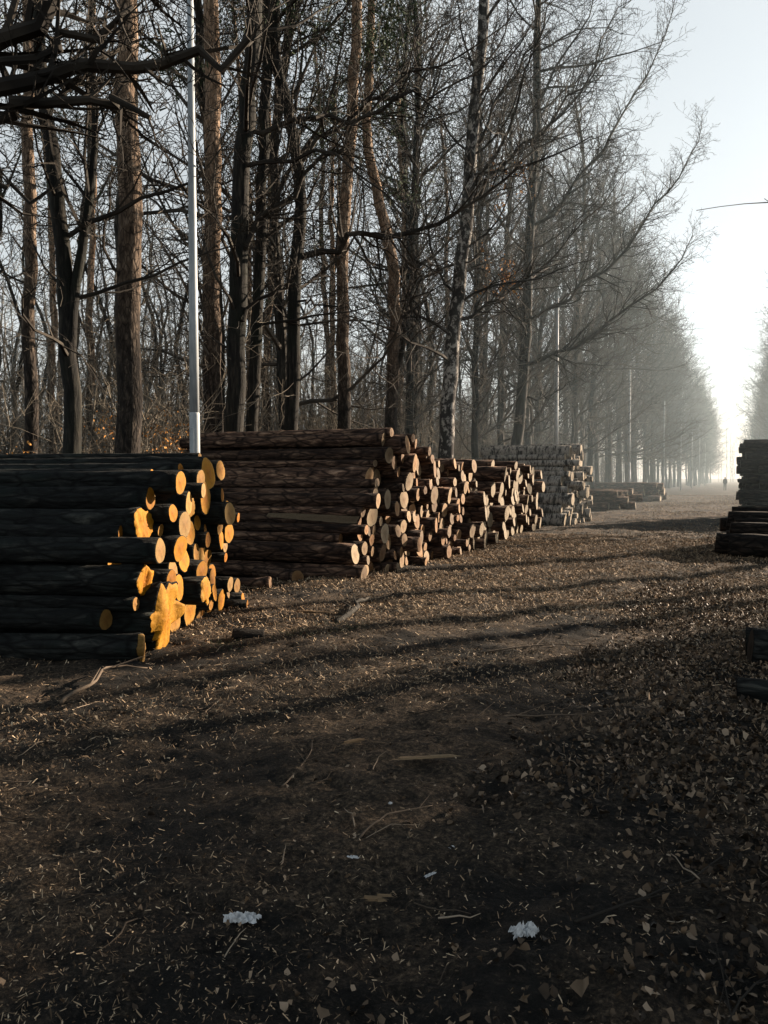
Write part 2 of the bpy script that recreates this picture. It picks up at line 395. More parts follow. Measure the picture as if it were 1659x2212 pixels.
heroes=[
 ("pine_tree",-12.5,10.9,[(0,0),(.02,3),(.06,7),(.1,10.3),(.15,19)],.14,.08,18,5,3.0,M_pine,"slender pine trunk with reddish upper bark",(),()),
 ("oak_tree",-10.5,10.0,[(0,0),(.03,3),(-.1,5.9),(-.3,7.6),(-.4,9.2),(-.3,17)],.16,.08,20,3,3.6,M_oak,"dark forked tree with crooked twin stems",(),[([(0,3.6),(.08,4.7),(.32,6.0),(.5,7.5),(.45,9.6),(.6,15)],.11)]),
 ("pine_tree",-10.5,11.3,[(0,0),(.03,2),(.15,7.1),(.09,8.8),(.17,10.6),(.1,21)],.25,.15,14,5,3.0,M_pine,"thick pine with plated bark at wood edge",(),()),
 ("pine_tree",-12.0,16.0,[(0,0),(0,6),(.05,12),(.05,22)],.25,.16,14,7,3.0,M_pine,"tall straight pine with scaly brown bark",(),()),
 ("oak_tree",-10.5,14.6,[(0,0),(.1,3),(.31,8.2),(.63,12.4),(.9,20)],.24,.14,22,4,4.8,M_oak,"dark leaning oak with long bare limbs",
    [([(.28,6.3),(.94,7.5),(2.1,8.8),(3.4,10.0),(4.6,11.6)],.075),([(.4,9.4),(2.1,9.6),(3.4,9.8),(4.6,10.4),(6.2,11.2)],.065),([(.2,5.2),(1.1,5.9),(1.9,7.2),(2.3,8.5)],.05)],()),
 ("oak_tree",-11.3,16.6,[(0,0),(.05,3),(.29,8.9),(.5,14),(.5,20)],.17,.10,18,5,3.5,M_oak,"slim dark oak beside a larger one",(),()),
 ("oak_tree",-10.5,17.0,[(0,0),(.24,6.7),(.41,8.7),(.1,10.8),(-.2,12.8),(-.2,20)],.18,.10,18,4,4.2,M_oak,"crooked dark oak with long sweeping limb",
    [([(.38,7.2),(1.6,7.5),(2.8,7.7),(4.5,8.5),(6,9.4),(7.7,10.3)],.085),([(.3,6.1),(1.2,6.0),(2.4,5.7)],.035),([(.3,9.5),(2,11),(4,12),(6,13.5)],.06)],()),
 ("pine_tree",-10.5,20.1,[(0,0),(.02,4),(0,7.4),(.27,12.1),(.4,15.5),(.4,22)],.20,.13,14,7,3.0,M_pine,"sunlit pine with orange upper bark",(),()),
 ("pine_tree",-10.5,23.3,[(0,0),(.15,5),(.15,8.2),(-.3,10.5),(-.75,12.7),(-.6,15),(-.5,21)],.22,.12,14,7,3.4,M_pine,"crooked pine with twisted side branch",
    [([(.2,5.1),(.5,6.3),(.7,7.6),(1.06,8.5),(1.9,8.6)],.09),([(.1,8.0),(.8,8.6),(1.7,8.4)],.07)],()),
 ("birch_tree",-9.2,24.9,[(0,0),(.1,3),(.3,6),(.7,10),(1.1,14.7),(1.3,17.8),(1.5,25)],.28,.15,30,5,5.5,M_birch,"birch with black and white bark, leaning slightly",
    [([(.4,7),(2,7.8),(4,9.4),(6,11.8)],.07),([(.8,11),(2.6,12.5),(4.6,15),(6,17.5)],.07),([(.9,12.5),(2.6,15.5),(4.6,19)],.06)],()),
 ("oak_tree",-9.0,32.9,[(0,0),(.2,3),(.5,6.7),(.6,10.3),(.9,16.3),(1,25)],.27,.15,36,5,6.5,M_oak,"dark oak with low limbs reaching over the path",
    [([(.45,6.5),(2.9,7.5),(5.6,9.3),(7.8,11.9)],.10),([(.5,8.3),(3.6,10.3),(6.2,13.3),(8.0,16.5)],.09),([(.3,5.0),(1.8,5.3),(3.3,6.4)],.05),
     ([(.7,12),(2.9,14.5),(5.2,18),(6.8,22)],.08)],()),
]
for k,(nm,x,y,poly,r0,r1,nl,zm,LL,mt,lab,limbs,forks) in enumerate(heroes):
    bias=Vector((.45,.0,0)) if nm!="pine_tree" else Vector((0,0,0))
    tb,cb,tips=make_tree(100+k,poly,r0,r1,nl,zm,LL,PH,bias,limbs,14,1.25,forks,.045,6 if k>=9 else 3.5)
    e=place_tree(nm,x,y,tb,cb,mt,M_twig,lab)
    if nm=="pine_tree" and k in (7,8,3):
        tp=[t for t in tips if t[0].z>11][::3]
        o=link(bpy.data.objects.new("foliage",needle_mesh(tp,k,n=10))); o.parent=e
    if k==10:
        tp=sorted([t for t in tips if 9<t[0].z<13.5 and -.5<t[0].x<3.6],key=lambda t:t[0].y)[:90][::3]
        P_=np.array([t[0][:] for t in tp]); P_=np.repeat(P_,7,0)+np.random.RandomState(3).normal(0,.2,(len(tp)*7,3))
        leaves("foliage",P_[:,0],P_[:,1],P_[:,2],(.12,.22),9,M_leafo,"",tilt=.9,lift=0,parent=e,tagit=False)
tb,cb,tips=make_tree(77,[(0,0),(.1,4),(.2,8),(.1,15)],.3,.18,12,6,4,PH,Vector((.2,0,0)),
   [([(.1,6.0),(1.4,6.5),(3,6.85),(4.75,7.05)],.15),([(.1,6.9),(1.5,7.25),(2.8,7.95),(3.9,8.2),(5.2,8.9)],.14),
    ([(.1,5.7),(1.4,6.15),(2.6,6.4),(3.6,6.35)],.11),([(.1,5.2),(1.2,5.5),(2.2,5.2)],.06),([(.1,7.6),(2,8.6),(3.6,9.4)],.10),([(.1,6.3),(1.6,6.7),(2.6,7.2),(3.4,7.4)],.09)],12,1.25,(),.045,2.6,.7)
place_tree("oak_tree",-10.1,6.4,tb,cb,M_oak,M_twig,"large dark oak reaching bare limbs over log stack")

def generic(seed,h,r,nl,zmin,LL,bias,P,lean=.4):
    rng=random.Random(seed); poly=[Vector((0,0,0))]
    for t in (.25,.5,.75,1): poly.append(Vector((rng.uniform(-lean,lean)*t*1.5,rng.uniform(-lean,lean)*t*1.5,h*t)))
    return make_tree(seed,poly,r,r*.35,nl,zmin,LL,P,bias,(),7,1.2,(),.07)
EDGE=[generic(200+i,random.Random(i).uniform(21,25),.21,56,3.2,6.2,Vector((.5,0,.15)),PM) for i in range(4)]
SLIM=[generic(300+i,random.Random(i+9).uniform(14,21),random.Random(i).uniform(.07,.14),28,2.2,3.2,Vector((0,0,0)),PS,.8) for i in range(6)]
ROADR=[generic(350+i,20,(.24,.16,.20,.14)[i],9,8,2.3,Vector((0,0,.5)),dict(PS,n=(0,3,2,0)),.35) for i in range(4)]
PINE=[generic(400+i,22,.17,24,10,3.2,Vector((0,0,0)),dict(PM,n=(0,4,3,0))) for i in range(2)]
def bake(t,name,mats):
    tb,cb,_=t; n=len(tb.v)
    idx=[0]*len(tb.f)+[1]*len(cb.f)
    me=bpy.data.meshes.new(name); me.from_pydata([tuple(v) for v in tb.v+cb.v],[],tb.f+[tuple(i+n for i in f) for f in cb.f])
    for m in mats: me.materials.append(m)
    me.polygons.foreach_set("material_index",idx); me.update(); return me
EM=[bake(t,"bare_tree",[M_grey if i%2 else M_oak,M_twig2]) for i,t in enumerate(EDGE)]
SM=[bake(t,"bare_tree",[M_grey if i%3 else M_oak,M_twig2 if i%2 else M_twig3]) for i,t in enumerate(SLIM)]
RM=[bake(t,"bare_tree",[M_oak,M_twig]) for t in ROADR]
PMm=[(bake(t,"pine_tree",[M_pine,M_twig]),needle_mesh(t[2][::2],50+i,n=16)) for i,t in enumerate(PINE)]
rng=random.Random(42)
def put(me,name,x,y,rot,sc,label,group="bare trees of the forest"):
    global TREES; TREES+=1
    o=bpy.data.objects.new(name,me); o.location=(x,y,-.05); o.rotation_euler=(0,0,rot); o.scale=(sc,sc,sc*rng.uniform(.9,1.1)); link(o)
    tag(o,label,"tree",group); return o
y=27.5
while y<300:
    if not (31.2<y<35): put(rng.choice(EM),"bare_tree",-9.8+rng.uniform(-1.6,.9),y,rng.uniform(-.7,.7),rng.uniform(.82,1.1),"bare leafless tree overhanging the dirt path")
    y+=rng.uniform(2.6,4.0)*(1 if y<120 else 1.5)
y=14
while y<110:
    put(rng.choice(SM+EM[:2]),"bare_tree",-13.5+rng.uniform(-1.4,1.4),y,rng.uniform(0,6.28),rng.uniform(.8,1.1),"slim bare tree just inside the wood")
    y+=rng.uniform(2.4,4.2)
k=0
while k<100:
    X=-rng.uniform(14.5,46); Y=rng.uniform(6,85); bb=math.degrees(math.atan2(-X,Y))
    if bb>55 or bb<12: continue
    k+=1
    put(rng.choice(SM),"bare_tree",X,Y,rng.uniform(0,6.28),rng.uniform(.75,1.15),"slim bare tree deep in the forest")
for (X,Y) in ((-14.5,27),(-15,22),(-17,31),(-13,36),(-16,24.5),(-20,30),(-19,19),(-24,22),(-14,44),(-13,30)):
    me,nm=rng.choice(PMm)
    o=put(me,"pine_tree",X,Y,rng.uniform(0,6.28),rng.uniform(.8,1),"tall pine with sparse green needle crown","pine trees in the forest")
    c=bpy.data.objects.new("foliage",nm); c.parent=o; link(c)
# opposite row
for (X,Y) in ((8.6,14.2),(9.4,16.6),(9.0,18.6),(10.4,20.2),(8.9,22.4),(10.0,24.0),(9.0,26.2),(11.0,27.6),(9.4,29.8),(10.6,32.0),(9.2,34.6),(10.8,37),(9.4,39.6),(10.6,43),(9.6,47),(10.2,52),(9.6,59)):
    put(rng.choice(RM),"bare_tree",X,Y,rng.uniform(0,6.28),rng.uniform(.85,1.05),"bare leafless tree across the dirt path","bare trees along the opposite path edge")
y=68
while y<300:
    put(rng.choice(EM if y>92 else RM),"bare_tree",rng.uniform(5.2,6.4) if y>92 else rng.uniform(8.5,9.5),y,math.pi+rng.uniform(-.5,.5),rng.uniform(.85,1.1),"bare leafless tree across the dirt path","bare trees along the opposite path edge")
    y+=rng.uniform(4,6.5)*(1 if y<180 else 1.5)
def mass(name,models,pts,mats,label,cat,seed,smin,smax):
    r=random.Random(seed); Vs=[];Fs=[];off=0
    arrs=[(np.array([v[:] for v in b.v]),np.array([f for f in b.f if len(f)==4])) for b in models]
    for X,Y in pts:
        v,f=arrs[r.randrange(len(arrs))]; a=r.uniform(0,6.28); s=r.uniform(smin,smax)
        c,sn=math.cos(a)*s,math.sin(a)*s
        Vs.append(np.stack([v[:,0]*c-v[:,1]*sn+X,v[:,0]*sn+v[:,1]*c+Y,v[:,2]*s-.05],1))
        Fs.append(f+off);off+=len(v)
    o=link(bpy.data.objects.new(name,np_mesh(name,np.concatenate(Vs),np.concatenate(Fs),mats))); tag(o,label,cat,kind="stuff"); return o
far=[]
for i in range(5):
    tb,cb,_=generic(500+i,18,.12,18,2,3.4,Vector((0,0,0)),dict(n=(0,6,0,0),wan=.22,up=(.08,.05,0,0),rmin=.020,max=1))
    bb=B(); bb.v=tb.v+cb.v; n=len(tb.v); bb.f=tb.f+[tuple(q+n for q in f) for f in cb.f]; far.append(bb)
pts=[]
while len(pts)<400:
    X=-rng.uniform(24,140); Y=rng.uniform(10,230); bb=math.degrees(math.atan2(-X,Y)); d=math.hypot(X,Y)
    if bb>56 or bb<8 or d<42: continue
    if d>90 and rng.random()<.4: continue
    pts.append((X,Y))
for i in range(100): pts.append((rng.uniform(-70,60),rng.uniform(300,420)))
for i in range(40): pts.append((rng.uniform(9,30),rng.uniform(120,300)))
mass("distant_woodland",far,pts,[M_twig2],"distant bare woodland fading into haze","woodland",1,.8,1.2)
und=[]
for i in range(8):
    r_=random.Random(600+i); b=B(); tips=[]
    for s in range(3):
        grow(b,Vector((r_.uniform(-.5,.5),r_.uniform(-.5,.5),0)),Vector((r_.uniform(-.3,.3),r_.uniform(-.3,.3),1)).normalized(),r_.uniform(2.5,8),.026,0,dict(n=(0,9,4,0),wan=.17,up=(.1,.05,0,0),rmin=.009,max=2),r_,tips)
    und.append(b)
pts=[]
while len(pts)<850:
    X=-11.8-34*rng.random()**1.2; Y=rng.uniform(7,85)
    if math.degrees(math.atan2(-X,Y))>55: continue
    pts.append((X,Y))
for i in range(135): pts.append((rng.uniform(5.4,9),rng.uniform(8,17.5)))  # unseen brush added right of the frame to shade the foreground
mass("undergrowth",und,pts,[M_twig3],"thin leafless saplings and brushwood under the trees, some added unseen for shade","undergrowth",2,.6,1.2)
for (X,Y,s) in ((-10.6,12.9,1.0),(-11.5,12.2,1.1),(-12.5,14.2,1.2)):
    r_=random.Random(int(X*10)); b=B(); tips=[]
    for q in range(8):
        grow(b,Vector((r_.uniform(-.2,.2),r_.uniform(-.2,.2),0)),Vector((r_.uniform(-.6,.6),r_.uniform(-.6,.6),1)).normalized(),r_.uniform(1.5,2.6)*s,.015,0,dict(n=(0,6,4,0),wan=.15,up=(.05,.03,0,0),rmin=.004,max=2),r_,tips)
    e=empty("shrub",(X,Y,0)); mesh_obj("branches",b.v,b.f,[M_twig3],False,e)
    P_=np.array([t[0][:] for t in tips]); P_=np.repeat(P_,5,0)+np.random.RandomState(3).normal(0,.1,(len(tips)*5,3))
    leaves("foliage",P_[:,0],P_[:,1],P_[:,2],(.05,.09),9,M_leafo,"",tilt=.9,lift=0,parent=e,tagit=False)
    tag(e,"low shrub holding dry orange-brown leaves","shrub","dry-leaved shrubs at the wood edge")
print("trees",TREES,time.time()-T0)

# ---------------------------------------------------------------- logs
def pack(u0,u1,top,rf,seed,first=()):
    rng=random.Random(seed); C=[]; u=u0; k=0
    while True:
        r=first[k] if k<len(first) else rf(rng)
        if u+2*r>u1: break
        C.append((u+r,r,r)); u+=2*r+rng.uniform(0,.02); k+=1
    fails=0
    while fails<25:
        r=rf(rng); best=None
        for i in range(len(C)):
            a=C[i]
            for j in range(i+1,len(C)):
                c=C[j]; dx=c[0]-a[0]
                if dx>.85 or dx<-.85: continue
                dz=c[1]-a[1]; d=math.hypot(dx,dz)
                A=a[2]+r; Cc=c[2]+r
                if d>A+Cc or d<1e-6 or abs(dx)<.4*d: continue
                t=(A*A-Cc*Cc+d*d)/(2*d); h2=A*A-t*t
                if h2<0: continue
                h=math.sqrt(h2); nx,nz=-dz/d,dx/d
                if nz<0: nx,nz=-nx,-nz
                px=a[0]+dx/d*t+nx*h; pz=a[1]+dz/d*t+nz*h
                lo,hi=min(a[0],c[0]),max(a[0],c[0])
                if px<lo or px>hi: continue
                if px-r<u0-.02 or px+r>u1+.02 or pz+r*.6>top(px): continue
                if best and pz>=best[1]: continue
                if all(math.hypot(px-q[0],pz-q[1])>=r+q[2]-.004 for q in C): best=(px,pz,r)
        if best: C.append(best); fails=0
        else: fails+=1
    return C
def log_geo(L,r,rng,segs,rings,jag=0,split=False,endtaper=.12,rough=.02):
    ph=rng.uniform(0,6.28); bend=rng.uniform(-.5,.5)*r*.5; ta=rng.uniform(-.15,.15); tb_=rng.uniform(-.15,.15)
    lob=[(n,rng.uniform(0,6.28),rng.uniform(.2,1)) for n in (2,3,5)]
    knots=[(rng.uniform(-L,0),rng.uniform(0,6.28),rng.uniform(.08,.24)) for _ in range(5)]
    def radius(th,x):
        q=1-endtaper*(-x/L)
        v=.98+.07*lob[0][2]*math.cos(2*th+lob[0][1]+x*.3)+.05*lob[1][2]*math.cos(3*th+lob[1][1])+.02*math.cos(5*th+lob[2][1])+.025*math.sin(x*4+ph)
        if jag:
            g=mn.noise(Vector((math.cos(th)*1.6+ph,math.sin(th)*1.6,ph)))+.5*mn.noise(Vector((math.cos(th)*4+ph,math.sin(th)*4,3.0)))
            v+=jag*1.7*math.exp(x/.35)*g
        for kx,kt,ka in knots:
            da=math.atan2(math.sin(th-kt),math.cos(th-kt)); v+=ka*math.exp(-((x-kx)/.1)**2-(da/.35)**2)
        return min(r*q*v*.99,r*(1.6 if jag else 1.06))
    def thr(x): return r*cl(.1+.9*(-x-.15)/1.7,.1,1.2)
    xs=[-L*(1-(i/(rings-1))) for i in range(rings)]
    if jag: xs=sorted(set(xs[:-1]+[-.3,-.12,0.0]))
    if split: xs=[x for x in xs if x<-2.0]+[-1.9,-1.6,-1.3,-1.0,-.7,-.45,-.2,0.0]
    V=[];F=[]
    for xi,x in enumerate(xs):
        oy=bend*math.sin(math.pi*x/L)
        for k in range(segs):
            th=2*math.pi*k/segs; q=radius(th,x)*(1+rng.uniform(-rough,rough))
            yy,zz=q*math.cos(th),q*math.sin(th)
            if split:
                nn=(-.62,.78); dd=yy*nn[0]+zz*nn[1]; tq=thr(x)
                if dd>tq: yy-=nn[0]*(dd-tq); zz-=nn[1]*(dd-tq)
            xx=x+(ta*yy+tb_*zz if xi==len(xs)-1 else 0)
            V.append((xx,yy+oy,zz))
    R=len(xs)
    for i in range(R-1):
        for k in range(segs):
            k2=(k+1)%segs; a=i*segs; F.append((a+k,a+k2,a+segs+k2,a+segs+k))
    F.append(tuple(reversed(range(segs)))); last=(R-1)*segs
    F.append(tuple(last+k for k in range(segs)))
    rim=[Vector(V[last+k]) for k in range(segs)]
    CV=[];CF=[]; cen=sum(rim,Vector())/segs; nr=9 if jag else 3
    h=.004
    fr=[1.0,.945]+[.945*(1-(i/(nr))) for i in range(1,nr)]
    for qi,q in enumerate(fr):
        if qi==0: continue
        for k in range(segs):
            p=cen.lerp(rim[k],q); off=h
            if jag and qi>1:
                g=mn.noise(Vector((p.y*5+ph,p.z*2.2,ph))); g2=mn.noise(Vector((p.y*40+ph,p.z*5,1.0)))
                off=h+max(0,(.012+.30*jag*max(0,g)+.02*g2)*min(1,(1-q)*6))
            CV.append(p+Vector((off,0,0)))
    nrr=len(fr)-1
    for i in range(nrr-1):
        for k in range(segs):
            k2=(k+1)%segs; CF.append((i*segs+k,i*segs+k2,(i+1)*segs+k2,(i+1)*segs+k))
    CV.append(cen+Vector((h+.01,0,0))); c=len(CV)-1
    for k in range(segs): CF.append(((nrr-1)*segs+k,(nrr-1)*segs+(k+1)%segs,c))
    SP=None
    if split:
        nn=Vector((0,-.62,.78)); tt=Vector((0,.78,.62)); SV=[];SF=[]; m=14
        for i in range(m):
            x=-1.62+1.6*i/(m-1); oy=bend*math.sin(math.pi*x/L); tq=thr(x); w=math.sqrt(max(.0004,r*r-tq*tq))*.9
            for j in (-1,-.3,.35,1):
                SV.append(Vector((x,oy,0))+nn*(tq+.006+rng.uniform(0,.012))+tt*(w*j))
        for i in range(m-1):
            for j in range(3): a=i*4+j; SF.append((a,a+1,a+5,a+4))
        SP=(SV,SF)
    return V,F,CV,CF,SP
specs=[]
cl=lambda v,a,b:max(a,min(b,v))
def add_pile(C,ox,oy,ang,facefn,L,kind,label,group,seed,jitter=.12,jagset=(),splitnear=None,yaw=0):
    rng=random.Random(seed); ax=Vector((math.cos(rad(ang)),math.sin(rad(ang)),0)); t=Vector((-ax.y,ax.x,0))
    spl=-1
    if splitnear: spl=min(range(len(C)),key=lambda i:math.hypot(C[i][0]-splitnear[0],C[i][1]-splitnear[1])-C[i][2])
    for i,(u,z,r) in enumerate(C):
        f=facefn(u)+cl(rng.gauss(0,jitter),-2.0*jitter,2.0*jitter)
        p=Vector((ox,oy,0))+t*u+ax*f
        lab=label; jg=jagset.get(i,0) if isinstance(jagset,dict) else 0
        if jg: lab="thick log with jagged torn orange end grain"
        if i==spl: lab="split log showing pale raw wood along its side"
        specs.append((p.x,p.y,z-.004+hz(p.x,p.y)*.5,r,L*rng.uniform(.88,1.05),rad(ang+yaw),kind,jg,i==spl,lab,group,seed*1000+i))
def near_r(r): return r.choice((.065,.08,.09,.10,.115,.13,.15,.18))*r.uniform(.92,1.05)
C1=pack(0,3.45,lambda u:cl(.74+1.0*u,0,1.74+.12*math.sin(u*3.3))-.1*max(0,u-2.2),near_r,5,(.12,.29,.11,.15,.17))
jg={1:.45,0:.3}
big=sorted([i for i in range(5,len(C1)) if C1[i][2]>.14],key=lambda i:C1[i][0])[:4]
for i in big: jg[i]=.22
add_pile(C1,-4.9,5.1,18,lambda u:.04*u,4.6,"dark","dark mossy-barked log with orange cut end","logs stacked in the nearest pile",1,.14,jg)
def top2(u): return cl(.62+1.05*(u-10.45),0,2.3)-cl(.42*(u-13.7),0,.4)+.10*math.sin(u*2.1)+.10*math.sin(u*6.3)
pr=lambda r:r.choice((.08,.10,.12,.14,.17))*r.uniform(.9,1.08)
C2=pack(10.45,17.6,top2,pr,7)
add_pile(C2,0,0,0,lambda u:-5.5+.01*(u-10.45),4.1,"pine","pine log with reddish bark and pale cut end","logs stacked in the tall pine pile",2,.16,(),(11.0,1.0),3)
C3=pack(17.65,25.0,top2,lambda r:r.choice((.12,.14,.16,.18,.2))*r.uniform(.9,1.08),9)
add_pile(C3,0,0,0,lambda u:-5.5-.06*(u-17.6),3.4,"pine","pine log with brown bark and pale cut end","logs stacked in the long pine pile",3,.16,(),None,2)
C4=pack(26.3,30.6,lambda u:cl(1.5+2.2*(u-26.3),0,2.7)+.15*math.sin(u*5),lambda r:r.choice((.11,.14,.17,.2))*r.uniform(.9,1.08),11)
add_pile(C4,0,0,0,lambda u:-5.4,3.2,"birch","white birch log with black markings in stack","birch logs stacked in a tall pile",4,.22)
C5=pack(40,45.5,lambda u:1.0,lambda r:r.uniform(.16,.24),12)
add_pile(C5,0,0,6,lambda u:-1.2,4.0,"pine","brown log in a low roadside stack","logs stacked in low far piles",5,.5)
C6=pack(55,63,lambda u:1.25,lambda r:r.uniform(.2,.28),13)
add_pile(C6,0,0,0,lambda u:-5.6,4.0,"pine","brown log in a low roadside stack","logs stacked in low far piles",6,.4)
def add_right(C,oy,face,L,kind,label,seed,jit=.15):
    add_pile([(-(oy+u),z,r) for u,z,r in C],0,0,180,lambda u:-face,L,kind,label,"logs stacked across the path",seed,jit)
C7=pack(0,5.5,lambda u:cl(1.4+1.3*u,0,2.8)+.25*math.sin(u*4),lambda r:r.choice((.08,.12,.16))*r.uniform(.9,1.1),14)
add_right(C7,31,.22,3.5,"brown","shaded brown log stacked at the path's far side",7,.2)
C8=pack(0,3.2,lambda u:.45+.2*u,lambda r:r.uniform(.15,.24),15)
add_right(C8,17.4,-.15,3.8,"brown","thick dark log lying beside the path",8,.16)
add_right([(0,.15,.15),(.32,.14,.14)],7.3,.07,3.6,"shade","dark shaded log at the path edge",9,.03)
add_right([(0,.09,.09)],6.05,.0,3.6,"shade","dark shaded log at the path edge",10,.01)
for q in ((-6.05,9.35,.10,.10,.55,20,91),(-6.0,10.0,.12,.12,1.0,-20,93)):
    specs.append((*q[:5],rad(q[5]),"pine",0,False,"short log offcut lying on the ground","loose log offcuts",q[6]))
specs.append((-4.45,6.2,.07,.075,.3,rad(-150),"brown",0,False,"short grey stump offcut lying on the ground","loose log offcuts",94))
specs.sort(key=lambda s:math.hypot(s[0],s[1]))
MB={"dark":(M_lb_dark,M_cut_orange),"pine":(M_lb_pine,M_cut_pale),"birch":(M_birchlog,M_cut_pale),"shade":(M_lb_dark,M_cut_shaded),"brown":(M_lb_brown,M_cut_shaded)}
print("logs",len(specs),[len(c) for c in (C1,C2,C3,C4,C5,C6,C7,C8)],time.time()-T0)
rest=[]
for i,s in enumerate(specs):
    x,y,z,r,L,ang,kind,jag,split,lab,grp,sd=s; rng2=random.Random(sd)
    d=math.hypot(x,y); segs=28 if d<10 else (20 if d<16 else 14)
    if jag: segs=56
    V,F,CV,CF,SP=log_geo(L,r,rng2,segs,26 if d<10 else (16 if d<16 else 8),jag,split)
    mb,mc=MB[kind]
    M=Matrix.Translation((x,y,z))@Matrix.Rotation(ang,4,'Z')
    if i>=300:
        rest.append((V,F,CV,CF,M,mb,mc)); continue
    o=mesh_obj("log",V,F,[mb]); o.matrix_world=M
    c=mesh_obj("cut_end",CV,CF,[mc],True,o)
    if jag: c["label"]="jagged orange torn cut end"
    if SP: mesh_obj("split_face",SP[0],SP[1],[M_cut_pale],False,o)
    tag(o,lab,"log",grp)
if rest:
    VV=[];FF=[];MI=[]; mats=[M_lb_pine,M_lb_dark,M_birchlog,M_cut_pale,M_cut_orange,M_lb_brown,M_cut_shaded]
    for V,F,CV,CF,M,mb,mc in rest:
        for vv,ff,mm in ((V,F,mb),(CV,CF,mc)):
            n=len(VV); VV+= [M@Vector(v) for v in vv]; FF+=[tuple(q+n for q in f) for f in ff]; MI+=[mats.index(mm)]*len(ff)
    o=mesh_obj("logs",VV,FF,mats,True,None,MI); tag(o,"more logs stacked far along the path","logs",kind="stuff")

# ---------------------------------------------------------------- poles
def lathe(name,prof,segs,mats,parent=None,loc=(0,0,0)):
    V=[];F=[]
    for r,z in prof:
        for k in range(segs): a=2*math.pi*k/segs; V.append((r*math.cos(a),r*math.sin(a),z))
    for i in range(len(prof)-1):
        for k in range(segs): k2=(k+1)%segs; F.append((i*segs+k,i*segs+k2,(i+1)*segs+k2,(i+1)*segs+k))
    F.append(tuple(reversed(range(segs)))); F.append(tuple((len(prof)-1)*segs+k for k in range(segs)))
    o=mesh_obj(name,V,F,mats,True,parent); o.location=loc; return o
first=None
for (px,py,hh) in ((-7.75,9.85,8.95),(-7.35,34,9.4),(-7.3,57.8,9.3),(-7.3,85,9.5),(-7.3,110,9.4),(-7.3,135,9.4),(-7.3,160,9.4),(-7.3,185,9.4)):
    e=empty("steel_pole",(px,py,0))
    if first is None:
        first=[lathe("shaft",[(.074,2.745),(.067,4.5),(.056,7),(.047,9.3)],20,[M_metal],e),
               lathe("base_section",[(.079,-.1),(.078,2.70),(.077,2.73),(.074,2.745)],20,[M_metal],e),
               lathe("cap",[(.046,9.3),(.051,9.305),(.051,9.34),(.03,9.37)],20,[M_metal],e)]
        V=[(.074,-.035,2.05),(.074,.035,2.05),(.074,.035,2.5),(.074,-.035,2.5),(.083,-.03,2.06),(.083,.03,2.06),(.083,.03,2.49),(.083,-.03,2.49)]
        hd=mesh_obj("access_door",V,[(4,5,6,7),(0,1,5,4),(1,2,6,5),(2,3,7,6),(3,0,4,7)],[M_metal],False,e); hd.rotation_euler=(0,0,rad(-80))
    else:
        for c in first:
            d=c.copy(); d.parent=e; link(d)
        e.scale=(1.3,1.3,1)
    e.scale=(e.scale[0],e.scale[1],hh/9.38)
    tag(e,"tall galvanised steel pole standing beside the path","pole","steel poles along the path")

# ---------------------------------------------------------------- sticks, litter, grass
b=B(); rr=random.Random(8)
for i in range(640):
    x=rr.uniform(-6.2,2.5); y=2+14*rr.random()**1.1; L=rr.uniform(.05,.36)*rr.uniform(.4,1); a=rr.uniform(0,6.28); d=Vector((math.cos(a),math.sin(a),0))
    p=Vector((x,y,0)); pts=[]
    for k in range(5):
        pts.append(Vector((p.x,p.y,hz(p.x,p.y)+.010+.01*abs(math.sin(k*1.3+i))))); d=(d+Vector((rr.gauss(0,.3),rr.gauss(0,.3),0))).normalized(); p=p+d*(L/4)
    r=rr.uniform(.0015,.004); tube(b,pts,[r,r*.95,r*.85,r*.7,r*.4],4)
o=mesh_obj("fallen_twigs",b.v,b.f,[M_stick]); tag(o,"small broken twigs scattered over the dirt","twigs",kind="stuff")
def branch(pts,r,label,seed,kids=3,m=None):
    rg=random.Random(seed); bb=B(); P=resample([Vector((x,y,hz(x,y)+z)) for x,y,z in pts],10)
    o0=P[0].copy(); P=[p-o0+rv(rg)*r*.6 for p in P]; rd=[r*(1-.65*i/10) for i in range(11)]
    tube(bb,P,rd,8,True,rg,.08)
    for k in range(kids):
        i=rg.randrange(2,9); d=side_dir((P[i+1]-P[i]).normalized(),rg,30,60); d.z=abs(d.z)*.3
        q=[P[i]+d*(.1*j*rg.uniform(1.0,1.6)) for j in range(4)]; tube(bb,q,[rd[i]*.6*(1-.25*j) for j in range(4)],5)
    o=mesh_obj("fallen_branch",bb.v,bb.f,[m or M_stick]); o.location=o0; tag(o,label,"branch","fallen branches on the ground"); return o
branch([(-4.25,3.9,.03),(-4.35,4.3,.06),(-4.6,4.75,.05),(-4.45,5.0,.03)],.015,"crooked pale fallen branch beside the log stack",1)
branch([(-3.9,7.2,.02),(-3.9,7.8,.07),(-4.1,8.3,.09),(-4.2,8.8,.08)],.035,"mossy fallen branch lying near the stacks",2,4,M_grey)
branch([(-2.1,6.6,.01),(-1.6,7.2,.02),(-1.2,7.5,.01)],.009,"thin pale stick lying on the path",3)
branch([(-1.7,4.6,.01),(-1.2,5.0,.02),(-.75,5.2,.01)],.008,"thin stick lying on the path",4)
branch([(-2.1,3.35,.01),(-2.15,3.7,.02),(-2.3,4.0,.01)],.005,"forked thin twig lying on the path",5)
branch([(-1.5,3.0,.01),(-1.45,3.2,.03),(-1.3,3.4,.01)],.006,"hooked pale twig lying on the path",6,1)
branch([(-.5,2.7,.01),(-.15,3.2,.02),(.1,3.8,.01)],.006,"long dark stick among dead leaves",7,5,M_twig)
branch([(-.1,2.0,.01),(.0,2.4,.02),(.15,2.8,.01)],.006,"thin dark stick among dead leaves",8,4,M_twig)
